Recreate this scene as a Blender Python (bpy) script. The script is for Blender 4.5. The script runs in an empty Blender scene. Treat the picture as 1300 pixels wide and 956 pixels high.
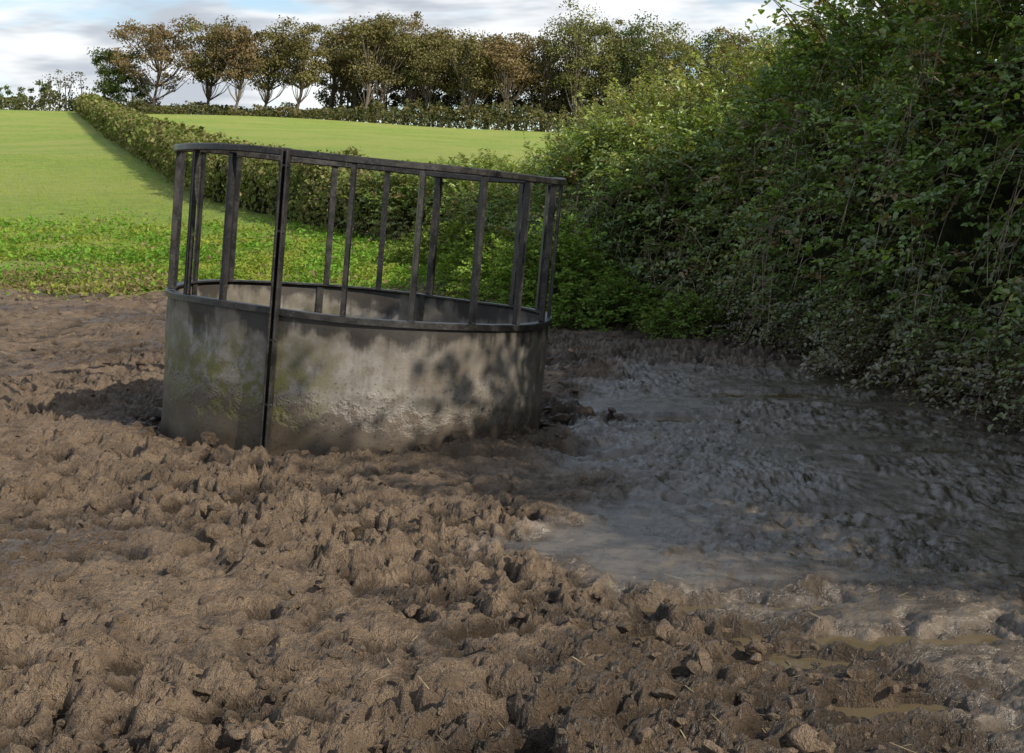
import bpy, math, numpy as np
from mathutils import Vector
rng = np.random.default_rng(7)
sc = bpy.context.scene

# ------------------------------------------------------------ noise
_ang = np.linspace(0, 2*np.pi, 256, endpoint=False)
GX, GY = np.cos(_ang), np.sin(_ang)
def _hash(xi, yi, seed):
    h = (xi.astype(np.int64)*374761393 + yi.astype(np.int64)*668265263 + seed*974711) & 0xffffffff
    h = ((h ^ (h >> 13))*1274126177) & 0xffffffff
    return h ^ (h >> 16)
def perlin(x, y, seed=0):
    xi = np.floor(x); yi = np.floor(y)
    fx = x-xi; fy = y-yi
    u = fx*fx*fx*(fx*(fx*6-15)+10); v = fy*fy*fy*(fy*(fy*6-15)+10)
    def g(ax, ay):
        h = _hash(xi+ax, yi+ay, seed) & 255
        return GX[h]*(fx-ax)+GY[h]*(fy-ay)
    a = g(0, 0); b = g(1, 0); c = g(0, 1); d = g(1, 1)
    return 1.5*((a+(b-a)*u)*(1-v)+(c+(d-c)*u)*v)
def fbm(x, y, o=4, seed=0, lac=2.03, gain=0.5):
    s = 0; a = 1; f = 1
    for i in range(o):
        s = s+a*perlin(x*f+13.7*i, y*f-7.1*i, seed+i); a *= gain; f *= lac
    return s
def worley(x, y, seed=0):
    xi = np.floor(x); yi = np.floor(y)
    f1 = np.full(x.shape, 9.0); f2 = np.full(x.shape, 9.0); idv = np.zeros(x.shape)
    for dx in (-1, 0, 1):
        for dy in (-1, 0, 1):
            h = _hash(xi+dx, yi+dy, seed)
            px = xi+dx+(h & 1023)/1023.0; py = yi+dy+((h >> 10) & 1023)/1023.0
            d = np.hypot(px-x, py-y)
            n1 = d < f1
            f2 = np.where(n1, f1, np.minimum(f2, d))
            idv = np.where(n1, ((h >> 20) & 255)/255.0, idv)
            f1 = np.where(n1, d, f1)
    return f1, f2, idv
def sstep(a, b, x):
    t = np.clip((x-a)/(b-a), 0, 1); return t*t*(3-2*t)
def nrm(v):
    return v/np.maximum(np.linalg.norm(v, axis=-1, keepdims=True), 1e-9)

# ------------------------------------------------------------ mesh helper
def build(name, V, F, mats, col=None, midx=None, smooth=False, attrs=None):
    V = np.asarray(V, np.float32); F = np.asarray(F, np.int32)
    me = bpy.data.meshes.new(name)
    me.vertices.add(len(V)); me.vertices.foreach_set("co", V.ravel())
    me.loops.add(F.size); me.loops.foreach_set("vertex_index", F.ravel())
    me.polygons.add(len(F)); me.polygons.foreach_set("loop_start", np.arange(0, F.size, F.shape[1], dtype=np.int32))
    if midx is not None: me.polygons.foreach_set("material_index", np.asarray(midx, np.int32))
    me.update(calc_edges=True)
    me.polygons.foreach_set("use_smooth", np.full(len(F), smooth))
    if col is not None:
        a = me.attributes.new("tint", 'FLOAT_COLOR', 'FACE')
        c = np.ones((len(F), 4), np.float32); c[:, :3] = col
        a.data.foreach_set("color", c.ravel())
    if attrs:
        for k, v in attrs.items():
            a = me.attributes.new(k, 'FLOAT', 'POINT'); a.data.foreach_set("value", np.asarray(v, np.float32).ravel())
    for m in mats: me.materials.append(m)
    ob = bpy.data.objects.new(name, me); sc.collection.objects.link(ob)
    return ob
class Acc:
    def __init__(s): s.V = []; s.F = []; s.C = []; s.M = []; s.n = 0
    def add(s, V, F, C, m=0):
        V = np.asarray(V, float).reshape(-1, 3); F = np.asarray(F)
        s.V.append(V); s.F.append(F+s.n); s.n += len(V)
        C = np.asarray(C, float)
        if C.ndim == 1: C = np.repeat(C[None], len(F), 0)
        s.C.append(C); s.M.append(np.full(len(F), m))
    def tube(s, pts, rad, C, m=1, n=6):
        pts = np.asarray(pts, float); k = len(pts)
        t = nrm(np.gradient(pts, axis=0))
        up = np.where(np.abs(t[:, 2:3]) > .9, [[1., 0, 0]], [[0, 0, 1.]])
        a = nrm(np.cross(t, up)); b = np.cross(t, a)
        th = np.arange(n)*2*np.pi/n
        V = pts[:, None]+np.asarray(rad)[:, None, None]*(a[:, None]*np.cos(th)[None, :, None]+b[:, None]*np.sin(th)[None, :, None])
        i = np.arange(k-1)[:, None]*n; j = np.arange(n)[None]; j2 = (j+1) % n
        F = np.stack([i+j, i+j2, i+n+j2, i+n+j], -1).reshape(-1, 4)
        s.add(V.reshape(-1, 3), F, C, m)
    def make(s, name, mats, smooth=False):
        return build(name, np.concatenate(s.V), np.concatenate(s.F), mats, np.concatenate(s.C), np.concatenate(s.M), smooth)
LA = np.array([0, .3, .72, 1, .72, .3]); LS = np.array([0, -.5, -.36, 0, .36, .5]); LU = np.array([0, .12, .1, -.08, .1, .12])
def leaves(acc, P, D, N, L, W, C, m=0):
    D = nrm(D); S = nrm(np.cross(D, N)); U = np.cross(S, D)
    L = np.broadcast_to(L, (len(P),)); W = np.broadcast_to(W, (len(P),))
    V = P[:, None]+D[:, None]*(LA[None, :, None]*L[:, None, None])+S[:, None]*(LS[None, :, None]*W[:, None, None])+U[:, None]*(LU[None, :, None]*L[:, None, None])
    b = np.arange(len(P))[:, None]*6
    F = np.stack([b+np.array([[0, 1, 2, 3]]), b+np.array([[0, 3, 4, 5]])], 1).reshape(-1, 4)
    acc.add(V.reshape(-1, 3), F, np.repeat(C, 2, 0), m)
def cards(acc, P, N, S, C, m=0, asp=.75):
    D = nrm(np.cross(N, rng.normal(size=P.shape))); T = nrm(np.cross(N, D))
    S = np.broadcast_to(S, (len(P),))[:, None]
    V = np.stack([P-D*S*.5, P+T*S*.5*asp, P+D*S*.5, P-T*S*.5*asp], 1)
    F = np.arange(len(P)*4).reshape(-1, 4)
    acc.add(V.reshape(-1, 3), F, C, m)
def sprays(acc, O, D, Ln, nl, size, C, droop=.35, stem=None, jit=.18, outn=None):
    n = len(O); D = nrm(D); Ln = np.broadcast_to(Ln, (n,)); size = np.broadcast_to(size, (n,))
    t = np.linspace(.12, 1, nl)
    side = nrm(np.cross(D, np.array([[0, 0, 1.]])+rng.normal(size=(n, 3))*.25))
    sg = np.where(np.arange(nl) % 2 == 0, 1, -1)[None, :, None]
    P = O[:, None]+D[:, None]*(Ln[:, None]*t[None])[..., None]
    P[..., 2] -= droop*Ln[:, None]*t[None]**2
    tang = D[:, None]+np.zeros((n, nl, 1)); tang = tang.copy(); tang[..., 2] -= droop*2*t[None]*.7
    LD = tang*.55+side[:, None]*sg+rng.normal(size=(n, nl, 3))*.35
    LN = np.array([[[0, 0, 1.]]])+rng.normal(size=(n, nl, 3))*.45
    if outn is not None: LN = LN+outn[:, None]*.7
    sz = size[:, None]*(rng.uniform(.6, 1.15, (n, nl)))*(1.05-.35*t[None])
    CC = C[:, None]*(1+jit*rng.normal(size=(n, nl, 1)))
    leaves(acc, P.reshape(-1, 3), LD.reshape(-1, 3), LN.reshape(-1, 3), sz.ravel(), sz.ravel()*.72, np.clip(CC.reshape(-1, 3), .005, 1))
    if stem is not None:
        tt = np.array([0, .5, 1.]); Q = O[:, None]+D[:, None]*(Ln[:, None]*tt)[..., None]; Q[..., 2] -= droop*Ln[:, None]*tt**2
        up = nrm(np.cross(D, side)); r = np.array([.004, .003, .0012])*stem
        offs = [side, -side*.5+up*.87, -side*.5-up*.87]
        V = np.stack([Q+o[:, None]*r[None, :, None] for o in offs], 2)
        b = np.arange(n)[:, None]*9; f = []
        for k in range(2):
            for j in range(3):
                f.append([k*3+j, k*3+(j+1) % 3, k*3+3+(j+1) % 3, k*3+3+j])
        F = (b[:, None]+np.array(f)[None]).reshape(-1, 4)
        acc.add(V.reshape(-1, 3), F, np.array([.12, .085, .055]), 1)

# ------------------------------------------------------------ materials
def newmat(name):
    m = bpy.data.materials.new(name); m.use_nodes = True
    nt = m.node_tree; nt.nodes.clear(); return m, nt
class NB:
    def __init__(s, nt): s.nt = nt
    def n(s, t, **k):
        nd = s.nt.nodes.new(t)
        for a, v in k.items(): setattr(nd, a, v)
        return nd
    def l(s, a, b): s.nt.links.new(a, b)
    def mix(s, f, a, b, blend='MIX'):
        nd = s.nt.nodes.new('ShaderNodeMix'); nd.data_type = 'RGBA'; nd.blend_type = blend
        for i, v in ((0, f), (6, a), (7, b)):
            if isinstance(v, bpy.types.NodeSocket): s.l(v, nd.inputs[i])
            else: nd.inputs[i].default_value = v if i == 0 else (*v, 1)
        return nd.outputs[2]
    def math(s, op, a, b=0.0, c=0.0, clamp=False):
        nd = s.nt.nodes.new('ShaderNodeMath'); nd.operation = op; nd.use_clamp = clamp
        for i, v in enumerate((a, b, c)):
            if isinstance(v, bpy.types.NodeSocket): s.l(v, nd.inputs[i])
            else: nd.inputs[i].default_value = v
        return nd.outputs[0]
    def noise(s, scale, det=4, rough=.55, vec=None, dist=0):
        nd = s.n('ShaderNodeTexNoise'); nd.inputs['Scale'].default_value = scale; nd.inputs['Detail'].default_value = det
        nd.inputs['Roughness'].default_value = rough; nd.inputs['Distortion'].default_value = dist
        if vec is not None: s.l(vec, nd.inputs['Vector'])
        return nd.outputs['Fac']
    def ramp(s, f, a, b):
        nd = s.n('ShaderNodeMapRange'); nd.interpolation_type = 'SMOOTHSTEP'
        nd.inputs[1].default_value = a; nd.inputs[2].default_value = b; s.l(f, nd.inputs[0]); return nd.outputs[0]
def leafmat(name, trans=.3, gloss=.08, rough=.4):
    m, nt = newmat(name); b = NB(nt)
    at = b.n('ShaderNodeAttribute', attribute_name='tint')
    p = b.n('ShaderNodeBsdfDiffuse')
    b.l(at.outputs['Color'], p.inputs['Color'])
    tr = b.n('ShaderNodeBsdfTranslucent')
    b.l(b.mix(1.0, at.outputs['Color'], (1.6, 1.7, .6), 'MULTIPLY'), tr.inputs['Color'])
    mx = b.n('ShaderNodeMixShader'); mx.inputs[0].default_value = trans
    b.l(p.outputs[0], mx.inputs[1]); b.l(tr.outputs[0], mx.inputs[2])
    last = mx
    if gloss > 0:
        g = b.n('ShaderNodeBsdfGlossy'); g.inputs['Roughness'].default_value = rough; g.inputs['Color'].default_value = (1, 1, 1, 1)
        last = b.n('ShaderNodeMixShader'); last.inputs[0].default_value = gloss
        b.l(mx.outputs[0], last.inputs[1]); b.l(g.outputs[0], last.inputs[2])
    o = b.n('ShaderNodeOutputMaterial'); b.l(last.outputs[0], o.inputs[0]); return m
def barkmat():
    m, nt = newmat('bark'); b = NB(nt)
    at = b.n('ShaderNodeAttribute', attribute_name='tint'); tc = b.n('ShaderNodeTexCoord')
    nz = b.noise(14, 2, vec=tc.outputs['Object'])
    p = b.n('ShaderNodeBsdfDiffuse')
    b.l(b.mix(1.0, at.outputs['Color'], b.mix(b.ramp(nz, .3, .7), (.55, .55, .55), (1.3, 1.3, 1.3)), 'MULTIPLY'), p.inputs['Color'])
    o = b.n('ShaderNodeOutputMaterial'); b.l(p.outputs[0], o.inputs[0]); return m
LEAF = leafmat('leaf_foliage', .34, .06, .42); TURF = leafmat('pasture_foliage', .3, 0); FARLEAF = leafmat('tree_foliage', .2, 0); BARK = barkmat()

def groundmat():
    m, nt = newmat('ground_mud_and_grass'); b = NB(nt)
    tc = b.n('ShaderNodeTexCoord'); V = tc.outputs['Object']
    wet = b.n('ShaderNodeAttribute', attribute_name='wet').outputs['Fac']
    gr = b.n('ShaderNodeAttribute', attribute_name='grass').outputs['Fac']
    hh = b.n('ShaderNodeAttribute', attribute_name='relief').outputs['Fac']
    moist = b.n('ShaderNodeAttribute', attribute_name='moist').outputs['Fac']
    n2 = b.noise(7, 5, .68, V); n3 = b.noise(60, 4, .72, V)
    dry = b.mix(b.ramp(n2, .3, .7), (.178, .121, .074), (.342, .242, .155))
    dry = b.mix(b.math('MULTIPLY', moist, .7), dry, (.095, .067, .044))
    low = b.ramp(b.math('ADD', hh, b.math('MULTIPLY', b.math('SUBTRACT', n2, .5), .7)), .58, .2)
    dry = b.mix(b.math('MULTIPLY', low, .85), dry, (.055, .039, .026))  # hollows darkened in the mud colour, shade of the crevices painted in
    dry = b.mix(b.math('MULTIPLY', b.ramp(n3, .55, .75), .4), dry, (.42, .31, .21))  # pale flecks painted as highlights on the raised grain
    dry = b.mix(b.math('MULTIPLY', b.ramp(n3, .45, .25), .6), dry, (.055, .039, .027))  # low grain painted darker, like the crevices
    wetc = b.mix(b.ramp(n2, .35, .65), (.062, .050, .038), (.125, .103, .079))
    wmask = b.ramp(b.math('ADD', wet, b.math('MULTIPLY', b.math('SUBTRACT', n2, .5), .6)), .25, .75)
    mud = b.mix(wmask, dry, wetc)
    g1 = b.noise(.16, 3, .6, V); g3 = b.noise(2.2, 6, .8, V)
    grass = b.mix(b.ramp(g3, .35, .65), (.19, .28, .03), (.31, .395, .06))
    grass = b.mix(b.math('MULTIPLY', b.ramp(g1, .4, .62), .55), grass, (.37, .38, .085))
    gm = b.ramp(b.math('ADD', gr, b.math('MULTIPLY', b.math('SUBTRACT', g3, .5), .8)), .35, .65)
    col = b.mix(gm, mud, grass)
    p = b.n('ShaderNodeBsdfPrincipled'); b.l(col, p.inputs['Base Color'])
    rw = b.math('ADD', .18, b.math('MULTIPLY', b.ramp(n2, .35, .7), .24))
    damp = b.math('SUBTRACT', .78, b.math('MULTIPLY', b.math('MAXIMUM', low, moist), .42))
    rr = b.math('ADD', b.math('MULTIPLY', wmask, rw), b.math('MULTIPLY', b.math('SUBTRACT', 1.0, wmask), damp))
    rr = b.math('MAXIMUM', rr, b.math('MULTIPLY', gm, .95)); b.l(rr, p.inputs['Roughness'])
    b.l(b.math('ADD', .5, b.math('MULTIPLY', wmask, .4)), p.inputs['Specular IOR Level'])
    bd = b.math('SUBTRACT', 1.0, b.math('MULTIPLY', wmask, .74))
    bp = b.n('ShaderNodeBump'); bp.inputs['Distance'].default_value = .06
    b.l(bd, bp.inputs['Strength']); b.l(n3, bp.inputs['Height']); b.l(bp.outputs[0], p.inputs['Normal'])
    o = b.n('ShaderNodeOutputMaterial'); b.l(p.outputs[0], o.inputs[0]); return m
GROUND = groundmat()

# ------------------------------------------------------------ terrain
def terr(x, y):
    x = np.asarray(x, float); y = np.asarray(y, float)
    sl = .083-.00030*np.clip(x+38, -60, 120)
    q = np.log1p(np.exp(np.clip((y-17)/1.8, -30, 30)))*1.8
    q = np.where((y-17)/1.8 > 29, y-17, q)
    top = 158-17
    q = np.where(q > top-20, top-20+30*np.tanh((q-top+20)/30.0)*1.0, q)
    und = .5*fbm(x*.02+3, y*.02, 2, 5)*sstep(30, 70, y)
    return sl*q+und
def wetmask(x, y):
    n = .55*fbm(x*.8, y*.8, 4, 41)
    a = sstep(-.35, .55, x+n*.9-.08*np.abs(y-6.3))*sstep(3.7, 4.9, y+n*.6+.12*x)*(1-sstep(9.0, 11.2, y+n))
    b_ = .54*sstep(.0, 1.1, x+n*1.1)*(1-sstep(4., 4.8, y))*sstep(1.0, 3, y)
    c = .42*sstep(.2, 1.2, x+n)*(1-sstep(10, 14, y))*sstep(3, 5, y)
    return np.clip(np.maximum(np.maximum(a, b_), c), 0, 1)
def grassmask(x, y):
    n = fbm(x*.45, y*.45, 5, 61)
    edge = 17.2+1.2*n-2.2*sstep(-1.0, 1.6, x)
    return sstep(-.5, .6, y-edge)
def ridged(x, y, o, seed, gain=.55):
    s = 0; a = 1; f = 1; w = 1
    for i in range(o):
        r = 1-np.abs(perlin(x*f+5.3*i, y*f+9.1*i, seed+i)); r = r*r
        s = s+a*r*w; w = np.clip(r*1.5, 0, 1); a *= gain; f *= 2.1
    return s
def mudh(x, y, wet):
    wx = x+.07*perlin(x*5, y*5, 71)+.03*perlin(x*13, y*13, 72)+.014*perlin(x*31, y*31, 75)
    wy = y+.07*perlin(x*5+9, y*5, 73)+.03*perlin(x*13, y*13+5, 74)+.014*perlin(x*31+4, y*31, 76)
    big = .03*fbm(x*.7, y*.7, 3, 1)
    f1, f2, idv = worley(wx*4.6, wy*4.6, 3)
    pit = -.068*(1-sstep(.10, .42, f1))*(idv > .35)+.016*np.exp(-((f1-.5)/.10)**2)*(idv > .35)
    g1, g2, gid = worley(wx*11+3, wy*11, 9)
    cl = (gid-.4)*.030*sstep(0, .16, g2-g1)
    k1, k2, kid = worley(wx*24+3, wy*24, 19)
    cl = cl+(kid-.4)*.022*sstep(0, .20, k2-k1)
    fb = .030*fbm(wx*3.4, wy*3.4, 3, 21, gain=.55)
    rd = .019*(ridged(wx*5.2, wy*5.2, 4, 31)-1.0)
    bl = -.016*(1-np.abs(perlin(wx*9, wy*9, 35)))**3-.015*(1-np.abs(perlin(wx*21, wy*21, 36)))**3
    hf = .016*fbm(x*19, y*19, 3, 37, gain=.66)
    rough = .5+.75*sstep(-.5, .5, fbm(x*.6+7, y*.6, 2, 91))
    flat = sstep(.0, .9, x+.3*fbm(x*.8, y*.8, 2, 43))*(1-sstep(4.7, 5.4, y))
    dry = big*(1-.6*flat)+(pit+cl+fb+rd+bl+hf)*rough*.92*(1-.50*flat)-.03*flat
    # slurry : trodden, smeared streaks that swirl across the hollow
    a = .9*fbm(x*.35+2, y*.35, 2, 55)
    u = x*np.cos(a)+y*np.sin(a)*1.0+.5*a; v = -x*np.sin(a)+y*np.cos(a)
    v = v+.07*perlin(x*2.2, y*2.2, 107)+.025*perlin(x*9, y*9, 108)
    act = sstep(-.45, .15, fbm(x*.9+4, y*.9+2, 4, 111))
    st = .008*(1-2*np.abs(perlin(u*.8, v*7, 101)))+.009*(1-2*np.abs(perlin(u*1.5+4, v*18, 103)))+.007*(1-2*np.abs(perlin(u*3, v*38, 105)))
    w = -.045+.35*big+st*(.25+.8*act)+(.0055*fbm(x*14, y*14, 4, 121, gain=.65))*(.25+.75*act)+.30*(pit+cl+bl)*act
    k = sstep(.35, .85, wet+.12*fbm(x*4, y*4, 3, 131))
    return dry*(1-k)+w*k

def axis(lo_dense, hi_dense, step, far, g):
    a = list(np.arange(lo_dense, hi_dense, step))
    s = step; p = hi_dense
    while p < far: a.append(p); s = s*g; p += s
    s = step; p = lo_dense-step; L = []
    while p > -far: L.append(p); s = s*g; p -= s
    return np.array(L[::-1]+a)
xs = axis(-2.9, 3.1, .0088, 700, 1.035)
ys = [2.2]
while ys[-1] < 19: ys.append(ys[-1]+max(.007, ys[-1]*.0034))
s = .07
while ys[-1] < 900: s = min(s*1.035, 25); ys.append(ys[-1]+s)
s = .02; L = []; p = 2.2
while p > -300: s *= 1.12; p -= s; L.append(p)
ys = np.array(L[::-1]+ys)
X, Y = np.meshgrid(xs, ys)
wet = wetmask(X, Y); gr = grassmask(X, Y)
nearm = (1-sstep(19, 24, Y))*(1-sstep(18, 40, np.abs(X)))
FX, FY = -.85, 7.33
rf = np.hypot(X-FX, Y-FY)
MH = mudh(X, Y, wet)
rim = .035*np.exp(-((rf-1.22)/.13)**2)*(1+.9*fbm(X*3, Y*3, 3, 7))-.045*np.exp(-((rf-1.0)/.3)**2)
Z = terr(X, Y)+(MH+rim)*(1-gr)*nearm+gr*.02*fbm(X*2, Y*2, 3, 8)*nearm
PUD = [(1.02, 3.62, .28, .07), (.74, 3.44, .15, .045), (.60, 3.95, .22, .035), (.28, 3.66, .10, .035), (1.5, 3.3, .2, .04), (.95, 3.12, .12, .04), (2.1, 6.6, .4, .06), (1.2, 5.2, .3, .04), (.5, 6.4, .3, .06), (1.0, 7.6, .5, .12), (1.6, 8.6, .5, .15)]
for (px, py, ra, rb) in PUD:
    e = np.hypot((X-px)/ra, (Y-py)/rb)+.9*fbm(X*5, Y*9, 4, 77)
    k = 1-sstep(.6, 1.9, e)
    Z = Z*(1-k)+(-.074)*k
relief = np.clip((MH+.065)/.12, 0, 1)
moist = sstep(-.1, .6, fbm(X*.55+11, Y*.55, 4, 141)+.5*sstep(-1.0, 1.2, X)-.22+.6*np.exp(-((rf-1.25)/.45)**2)+.25*sstep(9, 13, Y))
ny, nx = X.shape
idx = np.arange(ny*nx).reshape(ny, nx)
F = np.stack([idx[:-1, :-1], idx[:-1, 1:], idx[1:, 1:], idx[1:, :-1]], -1).reshape(-1, 4)
build('ground', np.stack([X, Y, Z], -1).reshape(-1, 3), F, [GROUND], smooth=True, attrs={'wet': wet, 'grass': gr, 'relief': relief, 'moist': moist})

m, nt = newmat('puddle_water'); b = NB(nt)
p = b.n('ShaderNodeBsdfPrincipled'); p.inputs['Base Color'].default_value = (.12, .092, .052, 1); p.inputs['Roughness'].default_value = .06
p.inputs['IOR'].default_value = 1.33
o = b.n('ShaderNodeOutputMaterial'); b.l(p.outputs[0], o.inputs[0])
acc = Acc()
for q_, (px, py, ra, rb) in enumerate(PUD):
    th = np.linspace(0, 2*np.pi, 40, endpoint=False)
    rr = 2.0; zw = -.0615-.0004*q_
    ring = np.stack([px+ra*rr*np.cos(th), py+rb*rr*np.sin(th), np.full(40, zw)], -1)
    inn = np.stack([px+ra*.1*np.cos(th), py+rb*.1*np.sin(th), np.full(40, zw)], -1)
    V = np.concatenate([ring, inn]); i = np.arange(40); j = (i+1) % 40
    acc.add(V, np.stack([i, j, j+40, i+40], -1), (.1, .1, .1))
    acc.add(inn, np.stack([i[0:19], i[0:19]+1, 38-i[0:19], 39-i[0:19]], -1), (.1, .1, .1))
acc.make('puddle_water', [m])

# ------------------------------------------------------------ loose clods
import bmesh
def ico(sub):
    bm = bmesh.new(); bmesh.ops.create_icosphere(bm, subdivisions=sub, radius=1)
    v = np.array([q.co[:] for q in bm.verts]); f = np.array([[w.index for w in q.verts] for q in bm.faces]); bm.free(); return v, f
iv, if_ = ico(3)
def hgt(x, y):
    w = wetmask(x, y); g = grassmask(x, y)
    return terr(x, y)+mudh(x, y, w)*(1-g), w, g
def clodmesh(cx, cy, cz, sz):
    VV = []
    for k in range(len(cx)):
        v = iv*1.0
        for _ in range(9):
            nn = rng.normal(size=3); nn /= np.linalg.norm(nn); dd = rng.uniform(.45, .85)
            e = np.maximum(0, v@nn-dd); v = v-e[:, None]*nn
        o = rng.uniform(0, 90, 3)
        d = .16*np.sin(v[:, 0]*5+o[0])*np.sin(v[:, 1]*5+o[1])*np.cos(v[:, 2]*4+o[2])+rng.normal(0, .045, len(v))
        v = v*(1+d)[:, None]*np.array([rng.uniform(.9, 1.7), rng.uniform(.7, 1.2), rng.uniform(.5, .95)])
        a = rng.uniform(0, 6.28); bb = rng.normal()*.5
        R1 = np.array([[math.cos(a), -math.sin(a), 0], [math.sin(a), math.cos(a), 0], [0, 0, 1]]); R2 = np.array([[1, 0, 0], [0, math.cos(bb), -math.sin(bb)], [0, math.sin(bb), math.cos(bb)]])
        VV.append((v@(R1@R2).T)*sz[k]+np.array([cx[k], cy[k], cz[k]]))
    return np.concatenate(VV), (np.arange(len(cx))[:, None, None]*len(iv)+if_[None]).reshape(-1, 3)
n = 8500
u = rng.uniform(0, 1, n)
cy = 2.3+14.5*u**1.5; cx = rng.uniform(-1, 1, n)*(1.6+cy*.42)
z, w, g = hgt(cx, cy)
keep = (w < .4+rng.uniform(-.2, .1, n)) & (g < .3) & (np.hypot(cx-FX, cy-FY) > 1.07)
cx, cy, z = cx[keep], cy[keep], z[keep]
sz = np.exp(rng.normal(-4.4, .5, len(cx))).clip(.005, .036)
VV, FF = clodmesh(cx, cy, z+sz*rng.uniform(-.3, .2, len(cx)), sz)
mo = np.repeat(rng.uniform(0, .8, len(cx)), len(iv))
build('mud_clods', VV, FF, [GROUND], smooth=True, attrs={'wet': np.full(len(VV), .05), 'grass': np.zeros(len(VV)), 'relief': np.full(len(VV), .6), 'moist': mo})

# ------------------------------------------------------------ hedges
GREENS = np.array([[.12, .19, .046], [.15, .225, .055], [.185, .27, .06], [.13, .18, .06], [.25, .28, .07], [.085, .145, .044]])
def pathfun(P):
    P = np.array(P, float); d = np.r_[0, np.cumsum(np.linalg.norm(np.diff(P[:, :2], axis=0), axis=1))]
    def f(s):
        x = np.interp(s, d, P[:, 0]); y = np.interp(s, d, P[:, 1]); h = np.interp(s, d, P[:, 2]); w = np.interp(s, d, P[:, 3])
        e = .35
        tx = np.interp(s+e, d, P[:, 0])-np.interp(s-e, d, P[:, 0]); ty = np.interp(s+e, d, P[:, 1])-np.interp(s-e, d, P[:, 1])
        l = np.hypot(tx, ty)+1e-9
        return x, y, h, w, -ty/l, tx/l
    return f, d[-1]
def hedge_pts(f, s, phi, r, seed):
    x, y, h, w, nx_, ny_ = f(s)
    lump = 1+.30*fbm(s*.9, phi*1.3, 3, seed)+.13*fbm(s*3, phi*4, 2, seed+5)
    hh = h*(1+.12*fbm(s*.55, s*0+3, 3, seed+9))
    c = np.cos(phi); sn = np.sin(phi)
    o = np.sign(c)*np.abs(c)**.6*(w/2)*r*lump-w/2
    zz = hh*np.abs(sn)**.75*(1-(1-r)*.6)*(.6+.4*lump)
    px = x+nx_*o; py = y+ny_*o
    P = np.stack([px, py, terr(px, py)+zz], -1)
    N = np.stack([nx_*c, ny_*c, np.maximum(sn, .05)], -1)
    return P, nrm(N), zz/np.maximum(h, .1)
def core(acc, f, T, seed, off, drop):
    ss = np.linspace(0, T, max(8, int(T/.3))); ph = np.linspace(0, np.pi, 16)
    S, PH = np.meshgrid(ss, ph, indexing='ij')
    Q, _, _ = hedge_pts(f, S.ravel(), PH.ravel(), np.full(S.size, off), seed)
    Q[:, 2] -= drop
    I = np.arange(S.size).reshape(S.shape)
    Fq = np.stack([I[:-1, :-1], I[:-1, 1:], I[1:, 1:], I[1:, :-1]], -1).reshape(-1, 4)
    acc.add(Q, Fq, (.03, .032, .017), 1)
R_PATH = [(3.15, 2.6, 2.6, 1.7), (3.1, 4, 3.05, 2.0), (2.95, 6, 3.1, 2.2), (2.8, 7.3, 3.1, 2.3), (2.55, 9, 3.05, 2.3), (2.4, 10.6, 2.65, 2.2), (1.9, 12.4, 2.05, 2.1), (1.05, 13.9, 1.8, 2.0), (.35, 16.0, 1.6, 1.9), (.0, 19, 1.35, 1.6), (-1.0, 22.5, 1.2, 1.4), (-2.7, 24.8, 1.1, 1.3)]
f, T = pathfun(R_PATH); acc = Acc()
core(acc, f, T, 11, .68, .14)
ns = 15500
s = np.where(rng.uniform(0, 1, ns) < .86, rng.uniform(0, 17, ns), rng.uniform(17, T, ns)); phi = rng.uniform(0.0, 2.45, ns)**1.08
r = rng.uniform(.78, 1.08, ns)
P, N, q = hedge_pts(f, s, phi, r, 11)
D = N*.9+rng.normal(size=P.shape)*.55+np.array([0, 0, .35])
pn = fbm(s*.8, phi*1.6, 3, 31)
ci = np.clip((pn*2.8+2.4+rng.normal(0, .9, ns)), 0, 5).astype(int)
C = GREENS[ci]*rng.uniform(.7, 1.3, (ns, 1))*1.08
yk = (sstep(8.5, 12.5, s)*sstep(-.2, .4, fbm(s*1.1, phi, 2, 77)+.3))[:, None]  # yellow tint brightens this stretch, sunlight painted into the leaf colour
C = C*(1-yk*.55)+np.array([.28, .31, .078])*yk*.55
br = rng.uniform(0, 1, ns) < .05; C[br] = np.array([.27, .19, .08])
k = ((1-sstep(.0, .28, q+.08*rng.normal(size=ns)))*.8)[:, None]
C = C*(1-k)+np.array([.22, .19, .145])*k
sprays(acc, P, D, .32*rng.uniform(.6, 1.4, ns), 14, .060*rng.uniform(.7, 1.35, ns), C, stem=1, outn=N)
ns = 4400
s = rng.uniform(0, 15.5, ns); x, y, h, w, nx_, ny_ = f(s)
o = rng.uniform(-.45, .25, ns)+.35*fbm(s*1.1, s*0, 3, 91); px = x+nx_*o; py = y+ny_*o
P = np.stack([px, py, terr(px, py)+rng.uniform(0, 1, ns)**1.4*.55-.02], -1); N = nrm(np.stack([nx_, ny_, 0*s+.4], -1))
k = sstep(.1, .5, (P[:, 2]-terr(px, py))+.1*rng.normal(size=ns)+.25*sstep(9, 12, s))[:, None]
C = np.array([.24, .21, .16])*(1-k)+np.array([.14, .20, .055])*k; C = C*rng.uniform(.6, 1.35, (ns, 1))
sprays(acc, P, N*.7+rng.normal(size=P.shape)*.6+np.array([0, 0, .4]), .24, 10, .045*rng.uniform(.6, 1.3, ns), C, stem=1, outn=N, droop=.7)
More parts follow.
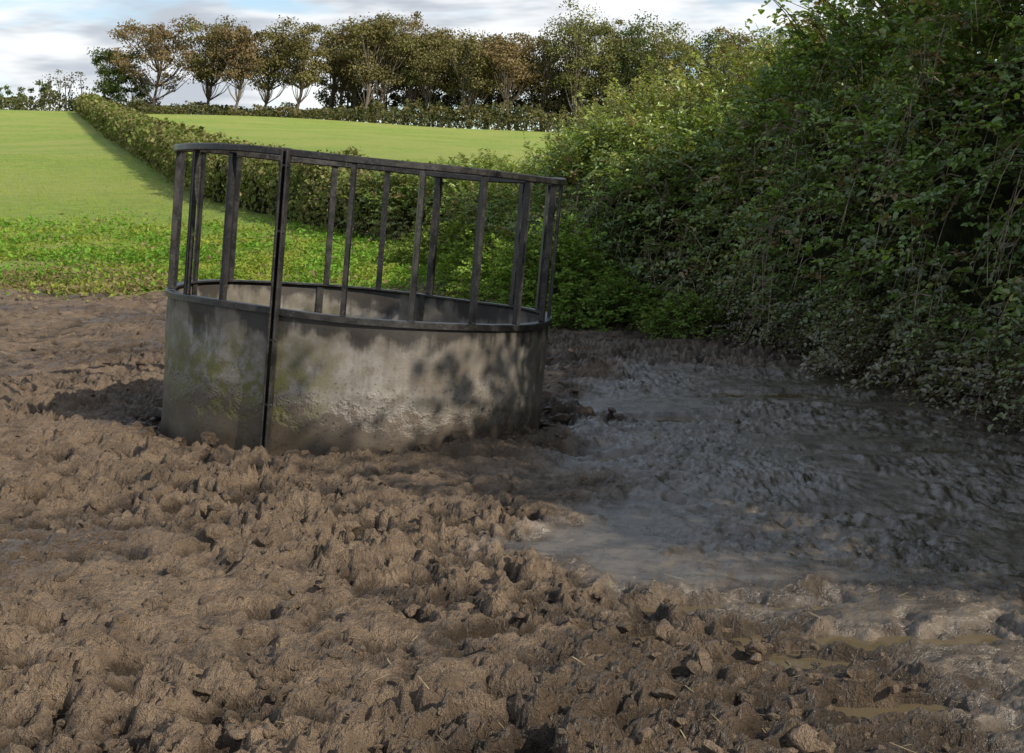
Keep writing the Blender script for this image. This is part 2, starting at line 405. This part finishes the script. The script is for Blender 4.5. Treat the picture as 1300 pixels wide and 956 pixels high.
def shoots(f, ns, s, seed, tallf, colr):
    phi = rng.uniform(.9, 2.3, ns)
    P, N, q = hedge_pts(f, s, phi, np.full(ns, .95), seed)
    for k in range(ns):
        tall = tallf(s[k])
        L_ = rng.uniform(.45, 1.2)*tall
        d = nrm(np.array([N[k, 0]*.5+rng.normal()*.25, N[k, 1]*.5+rng.normal()*.25, 1.0]))
        t = np.linspace(0, 1, 5)[:, None]
        bend = nrm(np.array([N[k, 0], N[k, 1], 0])+1e-6+rng.normal(size=3)*.4)
        acc.tube(P[k]+d*L_*t+bend*(.3*L_)*t**2, np.linspace(.007, .002, 5), (.15, .11, .07), 1, 4)
        m_ = 7; tt = np.linspace(.1, 1, m_)[:, None]
        O = P[k]+d*L_*tt+bend*(.3*L_)*tt**2
        dd = d*.4+rng.normal(size=(m_, 3))
        c = np.array([colr])*rng.uniform(.7, 1.3, (m_, 1))
        sprays(acc, O, dd, .10+.08*tall, 5, .055+.03*tall, c, stem=None)
ns = 520
s = np.where(rng.uniform(0, 1, ns) < .72, rng.uniform(0, 9.6, ns), rng.uniform(9.6, 17, ns))
shoots(f, ns, s, 11, lambda q: 1.1 if q < 9 else .45, [.22, .28, .07])
for k in range(700):
    ss = rng.uniform(0, 13); ph = rng.uniform(.05, .9)
    P0, N0, _ = hedge_pts(f, np.array([ss]), np.array([ph]), np.array([1.0]), 11)
    P0 = P0[0]; N0 = N0[0]; L_ = rng.uniform(.3, .9)
    t = np.linspace(0, 1, 6)[:, None]
    side = nrm(np.cross(N0, [0, 0, 1.]))*rng.normal()*.5
    pts = P0+(N0*.35+side)*L_*t+np.array([0, 0, .25])*L_*t-np.array([0, 0, 1.])*L_*.9*t**2
    pts[:, 2] = np.maximum(pts[:, 2], terr(pts[:, 0], pts[:, 1])-.02)
    acc.tube(pts, np.linspace(.0045, .002, 6), np.array([.30, .24, .17])*rng.uniform(.6, 1.2), 1, 4)
acc.make('bramble_hedge', [LEAF, BARK])

H_PATH = [(3.6, 12.2, 2.75, 2.2), (2.5, 14.3, 2.55, 2.2), (1.7, 16.3, 2.45, 2.1), (1.0, 19, 2.2, 1.9), (.5, 21.5, 1.7, 1.6)]
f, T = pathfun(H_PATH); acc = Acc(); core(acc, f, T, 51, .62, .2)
ns = 4600
s = rng.uniform(0, T, ns); phi = rng.uniform(0.3, 2.3, ns); P, N, q = hedge_pts(f, s, phi, rng.uniform(.72, 1.1, ns), 51)
HC = np.array([[.22, .25, .06], [.27, .28, .075], [.18, .22, .055], [.29, .25, .10], [.16, .20, .05]])*1.08  # sunlit yellow-green put into the leaf colours
C = HC[np.clip(fbm(s*1.3, phi*2, 2, 88)*2.5+2+rng.normal(0, .8, ns), 0, 4).astype(int)]*rng.uniform(.7, 1.25, (ns, 1))
sprays(acc, P, N*.6+rng.normal(size=P.shape)*.5+np.array([0, 0, .7]), .34*rng.uniform(.6, 1.4, ns), 12, .062*rng.uniform(.7, 1.3, ns), C, stem=1, outn=N, droop=.2)
shoots(f, 170, rng.uniform(0, T, 170), 51, lambda q: .55, [.26, .28, .08])
acc.make('hazel_shrub', [LEAF, BARK])

F_PATH = [(-1.9, 23.8, 1.2, 1.4), (-2.9, 25, 1.15, 1.3), (-8.0, 35.5, 1.25, 1.4), (-17.5, 64, 1.35, 1.6), (-33, 110, 1.5, 1.8), (-44, 142, 1.6, 2)]
HB = np.array([[.13, .155, .05], [.16, .185, .055], [.20, .20, .075], [.21, .175, .09], [.17, .21, .06], [.11, .12, .05]])
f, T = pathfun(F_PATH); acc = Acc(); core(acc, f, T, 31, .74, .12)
def fh(n, a, b_, size, seed=31):
    s = rng.uniform(a, b_, n); phi = rng.uniform(.02, 3.1, n)
    P, N, q = hedge_pts(f, s, phi, rng.uniform(.78, 1.2, n), seed)
    C = HB[np.clip(fbm(s*.5, phi, 3, 33)*3+2.5+rng.normal(0, 1, n), 0, 5).astype(int)]*rng.uniform(.7, 1.25, (n, 1))
    cards(acc, P, N+rng.normal(size=P.shape)*.6, size*rng.uniform(.6, 1.4, n), C)
fh(11000, 0, 5, .07); fh(18000, 4, 22, .10); fh(14000, 22, 60, .18); fh(12000, 60, T, .3)
acc.make('field_hedge', [FARLEAF, BARK])

acc = Acc()
def bush(cx, cy, rx, ry, h, n, size, col, nl=9):
    a = rng.uniform(0, 6.283, n); e = np.arccos(rng.uniform(0, 1, n)); r = rng.uniform(.45, 1, n)**.5
    l = 1+.3*fbm(a*1.2, e*2, 2, int(abs(cx)*100)+3)
    px = cx+rx*r*np.sin(e)*np.cos(a)*l; py = cy+ry*r*np.sin(e)*np.sin(a)*l
    P = np.stack([px, py, terr(px, py)+h*r*np.cos(e)*l], -1)
    N = nrm(np.stack([np.sin(e)*np.cos(a), np.sin(e)*np.sin(a), np.cos(e)+.3], -1))
    C = np.array(col)[None]*rng.uniform(.65, 1.35, (n, 1))
    sprays(acc, P, N+rng.normal(size=P.shape)*.35, .2, nl, size, C, stem=1., outn=N)
bush(.40, 13.4, .55, .4, .85, 900, .055, (.21, .31, .065))
bush(-.05, 14.7, .5, .4, .65, 500, .055, (.20, .29, .06))
bush(1.0, 12.9, .5, .3, .35, 400, .05, (.16, .24, .055))
bush(1.6, 12.1, .4, .25, .25, 300, .045, (.16, .23, .055))
bush(-.35, 17.1, .55, .5, .6, 400, .06, (.19, .27, .055))
bush(-1.0, 20.5, .8, .6, .6, 400, .07, (.19, .25, .06))
acc.make('nettle_bush', [TURF, BARK])

# ------------------------------------------------------------ clover / rough pasture leaves
acc = Acc()
def turf(n, y0, y1, x0, x1, size, hmax, thr=.45, fade=None):
    y = y0+(y1-y0)*rng.uniform(0, 1, n); x = rng.uniform(x0, x1, n)
    g = grassmask(x, y); keep = g+rng.normal(0, .12, n) > thr
    pt = fbm(x*.35, y*.5, 4, 171)
    keep &= (pt+.5+rng.normal(0, .2, n) > 0)
    if fade: keep &= (rng.uniform(0, 1, n) > sstep(fade[0], fade[1], y+2.5*pt))
    x = x[keep]; y = y[keep]; pt = pt[keep]; k = len(x)
    cl = sstep(-.3, .5, fbm(x*.7, y*.9, 4, 131))
    z = terr(x, y)+rng.uniform(0, 1, k)*hmax*(.2+1.1*cl)
    P = np.stack([x, y, z], -1)
    D = rng.normal(size=(k, 3))*np.array([1, 1, .5])+np.array([0, 0, .35])
    N = rng.normal(size=(k, 3))*.5+np.array([0, 0, 1.])
    base = np.array([.27, .31, .06])[None]*(1-cl[:, None])+np.array([.15, .29, .045])[None]*cl[:, None]
    dk = sstep(-3.2, -5.6, x+1.6*pt)*sstep(21, 18, y)
    C = base*rng.uniform(.7, 1.2, (k, 1))
    dr = rng.uniform(0, 1, k) < .05+.5*dk+.2*sstep(18.4, 17.2, y); C[dr] = np.array([.27, .22, .12])*rng.uniform(.6, 1.1, (dr.sum(), 1))
    sz = size*rng.uniform(.6, 1.35, k)
    leaves(acc, P, D, N, sz, sz*np.where(rng.uniform(0, 1, k) < .4, .25, .75), C)
turf(52000, 15.5, 22, -10, 1.5, .065, .17)
turf(34000, 22, 32, -14, -1, .08, .10, fade=(22.5, 30))
turf(9000, 15.8, 17.6, -7, 1, .06, .08, .12)
turf(3500, 12.6, 17, -1.0, 2.0, .06, .10, .25)
acc.make('clover_pasture', [TURF, BARK])
acc = Acc()
def blades(n, y0, y1, h, w):
    y = y0*(y1/y0)**rng.uniform(0, 1, n); x = rng.uniform(-.47, .12, n)*y
    P = np.stack([x, y, terr(x, y)-.01], -1)
    lean = rng.normal(size=(n, 3))*.5; lean[:, 2] = 1
    D = nrm(lean); S = nrm(np.cross(D, rng.normal(size=(n, 3)))); hh = (h*rng.uniform(.4, 1.3, n))[:, None]; ww = (w*(y/y0)**.5)[:, None]
    V = np.stack([P-S*ww, P+S*ww, P+D*hh+S*ww*.3, P+D*hh-S*ww*.3], 1)
    C = np.where(rng.uniform(0, 1, (n, 1)) < .3, [[.32, .35, .08]], [[.25, .35, .05]])*rng.uniform(.75, 1.1, (n, 1))
    acc.add(V.reshape(-1, 3), np.arange(4*n).reshape(-1, 4), C, 0)
blades(50000, 22, 60, .05, .007)
acc.make('grass_field', [TURF, BARK])

# ------------------------------------------------------------ straw and grass litter trodden into the mud
acc = Acc(); n = 1500
y = 2.4+12*rng.uniform(0, 1, n)**1.5; x = rng.uniform(-1, 1, n)*(1.3+y*.4)
z, w, g = hgt(x, y)
a = rng.uniform(0, 6.28, n); L_ = rng.uniform(.02, .07, n)
D = np.stack([np.cos(a), np.sin(a), rng.normal(0, .15, n)], -1)*L_[:, None]; S = np.stack([-np.sin(a), np.cos(a), 0*a], -1)*.0012
P = np.stack([x, y, z+.004], -1)
V = np.stack([P-D*.5-S, P-D*.5+S, P+D*.5+S, P+D*.5-S], 1)
acc.add(V.reshape(-1, 3), np.arange(4*n).reshape(-1, 4), np.array([[.36, .29, .17]])*rng.uniform(.3, 1.0, (n, 1)), 1)
acc.make('straw_litter', [LEAF, BARK])

# ------------------------------------------------------------ distant trees
def tree(acc, x, y, H, W, col, lean=.12, nclump=20, nleaf=110, bare=.38, card=.26, peak=.64):
    z0 = float(terr(x, y))-.1
    base = np.array([x, y, z0]); k = 6
    top = base+np.array([lean*H, rng.normal()*.03*H, H*.74])
    t = np.linspace(0, 1, k)[:, None]
    tr = base*(1-t)+top*t+np.array([1, 0, 0])*(.06*H*np.sin(t*3.1)*rng.normal())
    bc = np.array([.15, .125, .10])*rng.uniform(.7, 1.2)
    acc.tube(tr, np.linspace(.018*H, .006*H, k), bc, 1, 7)
    cen = []
    skew = rng.normal()*.25
    for i in range(nclump):
        u = rng.uniform(0, 1)**.85; hz = bare+(1-bare)*u
        rad = W/2*math.sqrt(max(.10, 1-((hz-peak)/.42)**2))*rng.uniform(.15, 1.08)
        a = rng.uniform(0, 6.283)
        c = base+np.array([lean*H*hz*1.4+rad*(math.cos(a)+skew*(hz-.5)*2)+.05*W, rad*math.sin(a), H*(hz*.94)*(1+.05*rng.normal())])
        cen.append(c)
        q = tr[min(k-1, max(1, int((hz-.22)*k)))]
        mid = (q+c)/2+np.array([0, 0, -.05*H])
        acc.tube(np.stack([q, mid, c]), [.006*H, .004*H, .0018*H], bc, 1, 4)
    cen = np.array(cen); n = nclump*nleaf
    R = rng.uniform(.4, 1.25, nclump)*(H*.095)
    ci = np.repeat(np.arange(nclump), nleaf)
    d = nrm(rng.normal(size=(n, 3)))*(rng.uniform(0, 1, (n, 1))**.5)
    P = cen[ci]+d*R[ci][:, None]*np.array([1.45, 1.35, .7])
    P += rng.normal(size=P.shape)*.13
    C = (np.array(col)*rng.uniform(.75, 1.3, (nclump, 1)))[ci]*rng.uniform(.75, 1.25, (n, 1))
    cards(acc, P, d+rng.normal(size=(n, 3))*.6+np.array([0, 0, .3]), card*rng.uniform(.5, 1.3, n), C)
OL = (.165, .145, .065); BR = (.195, .145, .08); GR = (.10, .13, .05); YG = (.165, .17, .065)
for (x, y, H, W, c, br_) in [(-40.5, 157, 10.4, 9.4, BR, .30), (-34.6, 158, 11.0, 7.0, OL, .36), (-31.0, 156, 9.8, 5.6, BR, .42), (-28.2, 159, 10.2, 6.8, OL, .34), (-24.4, 157, 10.9, 6.2, OL, .42)]:
    a = Acc(); tree(a, x, y, H, W, c, lean=rng.uniform(.03, .10), nclump=72, nleaf=125, bare=br_, peak=.7); a.make('beech_tree', [FARLEAF, BARK])
a = Acc(); tree(a, -45.2, 158, 7.2, 5.4, GR, 0, 44, 130, .10); tree(a, -43.5, 160, 5.6, 4.0, GR, 0, 26, 120, .12); a.make('oak_tree', [FARLEAF, BARK])
acc = Acc()
xx = -21.8
while xx < 38:
    if xx < -12: H = rng.uniform(11.0, 12.6)
    elif xx < 1: H = rng.uniform(9.8, 11.6)
    else: H = rng.uniform(11.6, 13.8)
    if 1.0 < xx < 2.6: xx += 1.3; continue
    kind = rng.integers(0, 4); W = rng.uniform(4.2, 8.0)
    bare = (rng.uniform(.38, .58) if xx < 2 else rng.uniform(.1, .3))
    tree(acc, xx, 157+rng.uniform(-2, 9), H, W, ([OL, BR, OL, YG] if xx < 2 else [GR, YG, OL, OL])[kind], lean=rng.uniform(.0, .10), nclump=int(16+W*5), nleaf=110, bare=bare, peak=rng.uniform(.68, .82))
    xx += rng.uniform(1.0, 2.2)
xx = -22
while xx < 38:
    tree(acc, xx, 168+rng.uniform(-2, 5), rng.uniform(7.5, 11), rng.uniform(4.5, 7), (.11, .105, .052), lean=.05, nclump=28, nleaf=90, bare=.12, card=.34)
    xx += rng.uniform(1.4, 2.6)
n = 36000
x = rng.uniform(-43, 38, n); hh = .5+2.2*np.abs(fbm(x*.3, x*0, 3, 201))+2.8*sstep(-26, -5, x)*(.4+.9*np.abs(fbm(x*.4, x*0, 3, 203)))
y = 155+rng.uniform(-1.5, 8, n)+2.5*fbm(x*.2, x*0, 2, 207); z = terr(x, y)+hh*rng.uniform(0, 1, n)**.8
UC = np.array([[.09, .095, .042], [.13, .12, .055], [.075, .09, .04]])[np.clip((fbm(x*.5, z*.6, 2, 209)*2+1.2), 0, 2).astype(int)]
cards(acc, np.stack([x, y, z], -1), rng.normal(size=(n, 3))+np.array([0, -.5, .4]), .30*rng.uniform(.5, 1.3, n), UC*rng.uniform(.6, 1.5, (n, 1)))
acc.make('distant_woodland', [FARLEAF, BARK])
acc = Acc()
n = 9000
x = rng.uniform(-95, -43, n); hh = 1.0+2.2*np.abs(fbm(x*.2, x*0, 3, 211))
y = 160+rng.uniform(-1, 1.5, n); z = terr(x, y)+hh*rng.uniform(0, 1, n)
cards(acc, np.stack([x, y, z], -1), rng.normal(size=(n, 3))+np.array([0, -.5, .4]), .32*rng.uniform(.5, 1.3, n), np.array([[.11, .115, .05]])*rng.uniform(.6, 1.4, (n, 1)))
for x in (-62, -59.6, -57.2, -54.6, -66, -71): tree(acc, x, 163, rng.uniform(2.6, 3.8), 3.4, GR, 0, 12, 80, .15)
for x in (-53.0, -52.0, -51.1, -50.2, -49.3): tree(acc, x, 161, rng.uniform(4.2, 5.8), 1.0, (.13, .12, .085), 0, 8, 14, .3, .25)
acc.make('skyline_hedgerow', [FARLEAF, BARK])

# ------------------------------------------------------------ cattle ring feeder
def steelmat(name, sheet):
    m, nt = newmat(name); b = NB(nt)
    tc = b.n('ShaderNodeTexCoord'); V = tc.outputs['Object']
    sep = b.n('ShaderNodeSeparateXYZ'); b.l(V, sep.inputs[0]); z = sep.outputs['Z']; x = sep.outputs['X']
    n1 = b.noise(3.0, 4, .6, V); n2 = b.noise(13, 4, .65, V); n3 = b.noise(70, 3, .7, V)
    p = b.n('ShaderNodeBsdfPrincipled')
    if sheet:
        mp = b.n('ShaderNodeMapping'); mp.inputs['Scale'].default_value = (14, 14, 1.2); b.l(V, mp.inputs[0])
        run = b.noise(1.0, 4, .6, mp.outputs[0])
        c = b.mix(b.ramp(n1, .35, .65), (.17, .148, .12), (.275, .252, .222))
        c = b.mix(b.math('MULTIPLY', b.ramp(n2, .45, .65), .5), c, (.14, .112, .08))
        c = b.mix(b.math('MULTIPLY', b.ramp(run, .48, .7), .45), c, (.11, .092, .07))
        c = b.mix(b.math('MULTIPLY', b.ramp(n2, .42, .3), .45), c, (.35, .325, .285))
        zz = b.math('ADD', z, b.math('MULTIPLY', b.math('SUBTRACT', n1, .5), .60))
        zz = b.math('ADD', zz, b.math('MULTIPLY', b.math('SUBTRACT', run, .5), .2))
        c = b.mix(b.math('MULTIPLY', b.ramp(zz, .515, .595), .9), c, (.033, .029, .026))
        al = b.math('MULTIPLY', b.ramp(n2, .42, .56), b.ramp(b.math('ADD', x, b.math('MULTIPLY', n1, .8)), .6, 0))
        al = b.math('MULTIPLY', al, b.ramp(z, .62, .3))
        c = b.mix(b.math('MULTIPLY', al, .85), c, (.125, .125, .03))
        zm = b.math('ADD', z, b.math('MULTIPLY', b.math('SUBTRACT', n2, .5), .6))
        mudk = b.ramp(zm, .27, .12)
        c = b.mix(b.math('MULTIPLY', mudk, .88), c, (.10, .073, .05))
        sp = b.math('MULTIPLY', b.ramp(n3, .58, .63), b.ramp(z, .65, .1)); c = b.mix(sp, c, (.06, .045, .032))
        b.l(b.math('ADD', .4, b.math('MULTIPLY', n2, .35)), p.inputs['Roughness']); p.inputs['Metallic'].default_value = .2
        hgtn = b.math('ADD', b.math('MULTIPLY', n2, .26), b.math('ADD', b.math('MULTIPLY', n3, .12), b.math('MULTIPLY', mudk, .6))); dist = .016
    else:
        c = b.mix(b.ramp(n2, .35, .65), (.022, .021, .021), (.055, .05, .047))
        c = b.mix(b.math('MULTIPLY', b.ramp(n3, .54, .7), .45), c, (.15, .14, .12))
        b.l(b.math('ADD', .24, b.math('MULTIPLY', n2, .3)), p.inputs['Roughness']); p.inputs['Metallic'].default_value = .35
        hgtn = n3; dist = .003
    b.l(c, p.inputs['Base Color'])
    bp = b.n('ShaderNodeBump'); bp.inputs['Strength'].default_value = .55; bp.inputs['Distance'].default_value = dist
    b.l(hgtn, bp.inputs['Height']); b.l(bp.outputs[0], p.inputs['Normal'])
    o = b.n('ShaderNodeOutputMaterial'); b.l(p.outputs[0], o.inputs[0]); return m
SHEET = steelmat('galvanised_sheet', True); STEEL = steelmat('weathered_steel', False)
emp = bpy.data.objects.new('cattle_ring_feeder', None); sc.collection.objects.link(emp)
R = .99; ZM = .635; ZT = 1.36
def fpart(ob): ob.parent = emp; return ob
def wob(V):
    a = np.arctan2(V[..., 1], V[..., 0]); V = V.copy()
    V[..., 2] += .006*np.sin(a*3+1)+.004*np.sin(a*5); s = 1+.004*np.sin(a*2+.6)
    V[..., 0] *= s; V[..., 1] *= s; return V
def ringsec(name, prof, mat, n=144):
    th = np.linspace(0, 2*np.pi, n, endpoint=False); pr = np.array(prof); k = len(pr)
    V = wob(np.stack([pr[None, :, 0]*np.cos(th)[:, None], pr[None, :, 0]*np.sin(th)[:, None], pr[None, :, 1]+0*th[:, None]], -1))
    i = np.arange(n)[:, None]*k; i2 = ((np.arange(n)+1) % n)[:, None]*k; j = np.arange(k)[None]; j2 = (j+1) % k
    F = np.stack([i+j, i2+j, i2+j2, i+j2], -1).reshape(-1, 4)
    return fpart(build(name, V.reshape(-1, 3), F, [mat], smooth=False))
def box_prof(r, z, w, h, c=.005):
    return [(r-w/2+c, z-h/2), (r+w/2-c, z-h/2), (r+w/2, z-h/2+c), (r+w/2, z+h/2-c), (r+w/2-c, z+h/2), (r-w/2+c, z+h/2), (r-w/2, z+h/2-c), (r-w/2, z-h/2+c)]
ringsec('top_rail', box_prof(R, ZT, .04, .034), STEEL)
ringsec('sheet_cap_rail', [(R-.03, ZM+.012), (R+.012, ZM+.012), (R+.016, ZM+.008), (R+.016, ZM-.018), (R+.009, ZM-.018), (R+.009, ZM+.003), (R-.03, ZM+.003)], STEEL)
n = 360; zs = np.linspace(-.25, ZM, 46); th = np.linspace(0, 2*np.pi, n, endpoint=False)
TH, ZZ = np.meshgrid(th, zs)
dent = .010*fbm(TH*2.2, ZZ*3.3, 3, 301)*sstep(ZM, ZM-.15, ZZ)
d1, d2, di = worley(TH*2.0, ZZ*2.6, 303); dent = dent-.014*np.exp(-(d1/.22)**2)*sstep(ZM, ZM-.12, ZZ)*(di > .4)
dent = dent+.004*np.exp(-((ZZ-.28)/.015)**2)
s_ = 1+.004*np.sin(TH*2+.6)
def cyl(rr): return np.stack([rr*s_*np.cos(TH), rr*s_*np.sin(TH), ZZ], -1)
VO = cyl(R+dent); VI = cyl(R-.004+dent)
I = np.arange(TH.size).reshape(TH.shape); I2 = np.roll(I, -1, 1)
Fo = np.stack([I[:-1], I2[:-1], I2[1:], I[1:]], -1).reshape(-1, 4); Fi = Fo[:, ::-1]+TH.size
rimF = np.stack([I[-1], I2[-1], I2[-1]+TH.size, I[-1]+TH.size], -1)
fpart(build('sheet_skirt', np.concatenate([VO.reshape(-1, 3), VI.reshape(-1, 3)]), np.concatenate([Fo, Fi, rimF]), [SHEET], smooth=True))
def bars(name, items, mat, bev=.003):
    bm = bmesh.new()
    for (ang, r0, z0, z1, w, d) in items:
        g = bmesh.ops.create_cube(bm, size=1)
        for v in g['verts']:
            zz = z0 if v.co.z < 0 else z1
            rad = r0+v.co.y*d; tan = v.co.x*w
            v.co = (math.cos(ang)*rad-math.sin(ang)*tan, math.sin(ang)*rad+math.cos(ang)*tan, zz)
    bmesh.ops.bevel(bm, geom=bm.edges[:], offset=bev, segments=1, affect='EDGES')
    me = bpy.data.meshes.new(name); bm.to_mesh(me); bm.free(); me.materials.append(mat)
    ob = bpy.data.objects.new(name, me); sc.collection.objects.link(ob); return fpart(ob)
k = 0
for i in range(20):
    ang = math.radians(-90+1+18*i)
    seam = i in (19, 9)
    rot = rng.normal(0, .006)
    if seam:
        da = .0125
        bars('joint_post_%d' % k, [(ang-da, R+.026, -.2, ZT+.025, .009, .045), (ang+da, R+.026, -.2, ZT+.025, .009, .045), (ang, R+.008, ZM+.013, ZT-.02, .014, .008)], STEEL, .002)
        bars('joint_bolts_%d' % k, [(ang, R+.036, z, z+.012, .05, .012) for z in (.2, .5, 1.0, 1.3)], STEEL, .002)
        k += 1
    else:
        bars('bar_%d' % i, [(ang+rot, R, ZM+.013, ZT-.018, .025, .018)], STEEL, .004)
    if i in (4, 14, 9, 11, 17): bars('sheet_strap_%d' % i, [(ang+.03, R-.016, -.2, ZM-.004, .035, .006)], STEEL, .002)
emp.location = (FX, FY, -.025)
emp.rotation_euler = (math.radians(.3), math.radians(5.2), 0)

n = 900; a = rng.uniform(0, 6.283, n); rr_ = 1.03+np.abs(rng.normal(0, .10, n))
cx = FX+rr_*np.cos(a); cy = FY+rr_*np.sin(a); sz = np.exp(rng.normal(-3.95, .45, n)).clip(.008, .05)
z, w, g = hgt(cx, cy)
VV, FF = clodmesh(cx, cy, z-.03+sz*.2, sz)
build('mud_rim', VV, FF, [GROUND], smooth=True, attrs={'wet': np.full(len(VV), .25), 'grass': np.zeros(len(VV)), 'relief': np.full(len(VV), .45), 'moist': np.full(len(VV), .9)})

# ------------------------------------------------------------ world, sun
SD = nrm(np.array([.79, -.61, 0])); el = math.radians(33)
S = Vector((SD[0]*math.cos(el), SD[1]*math.cos(el), math.sin(el)))
w = bpy.data.worlds.new("World"); sc.world = w; w.use_nodes = True; nt = w.node_tree; nt.nodes.clear(); b = NB(nt)
sky = b.n('ShaderNodeTexSky'); sky.sky_type = 'NISHITA'; sky.sun_disc = False; sky.sun_elevation = el; sky.sun_rotation = math.atan2(SD[0], SD[1])
sky.air_density = 1.0; sky.dust_density = .6
tc = b.n('ShaderNodeTexCoord'); mp = b.n('ShaderNodeMapping'); mp.inputs['Scale'].default_value = (1, 1, 5.0); mp.inputs['Location'].default_value = (.35, .2, .1)
b.l(tc.outputs['Generated'], mp.inputs[0])
c1 = b.noise(3.6, 5, .55, mp.outputs[0], .3); c2 = b.noise(6, 4, .6, mp.outputs[0])
msk = b.ramp(c1, .46, .58)
cc = b.mix(b.ramp(c2, .40, .60), (3.7, 3.95, 4.4), (7.0, 7.1, 7.2))
out = b.mix(b.math('MULTIPLY', msk, .95), sky.outputs[0], cc)
bg = b.n('ShaderNodeBackground'); bg.inputs[1].default_value = .15; b.l(out, bg.inputs[0])
o = b.n('ShaderNodeOutputWorld'); b.l(bg.outputs[0], o.inputs[0])
sd = bpy.data.lights.new('sun', 'SUN'); sd.energy = 5; sd.angle = math.radians(.5); sd.color = (1, .92, .79)
so = bpy.data.objects.new('sun', sd); so.rotation_euler = S.to_track_quat('Z', 'Y').to_euler(); so.location = (10, -6, 12); sc.collection.objects.link(so)

# ------------------------------------------------------------ camera
cam = bpy.data.cameras.new('camera'); co = bpy.data.objects.new('camera', cam); sc.collection.objects.link(co)
cam.sensor_width = 36; cam.lens = 36*1764/1300; cam.clip_end = 3000; cam.clip_start = .05
cam.shift_y = -45/1300
co.location = (0, 0, 1.10); co.rotation_euler = (math.radians(90-5.43), 0, 0)
sc.camera = co
sc.view_settings.view_transform = 'Standard'; sc.view_settings.look = 'None'; sc.view_settings.exposure = 0
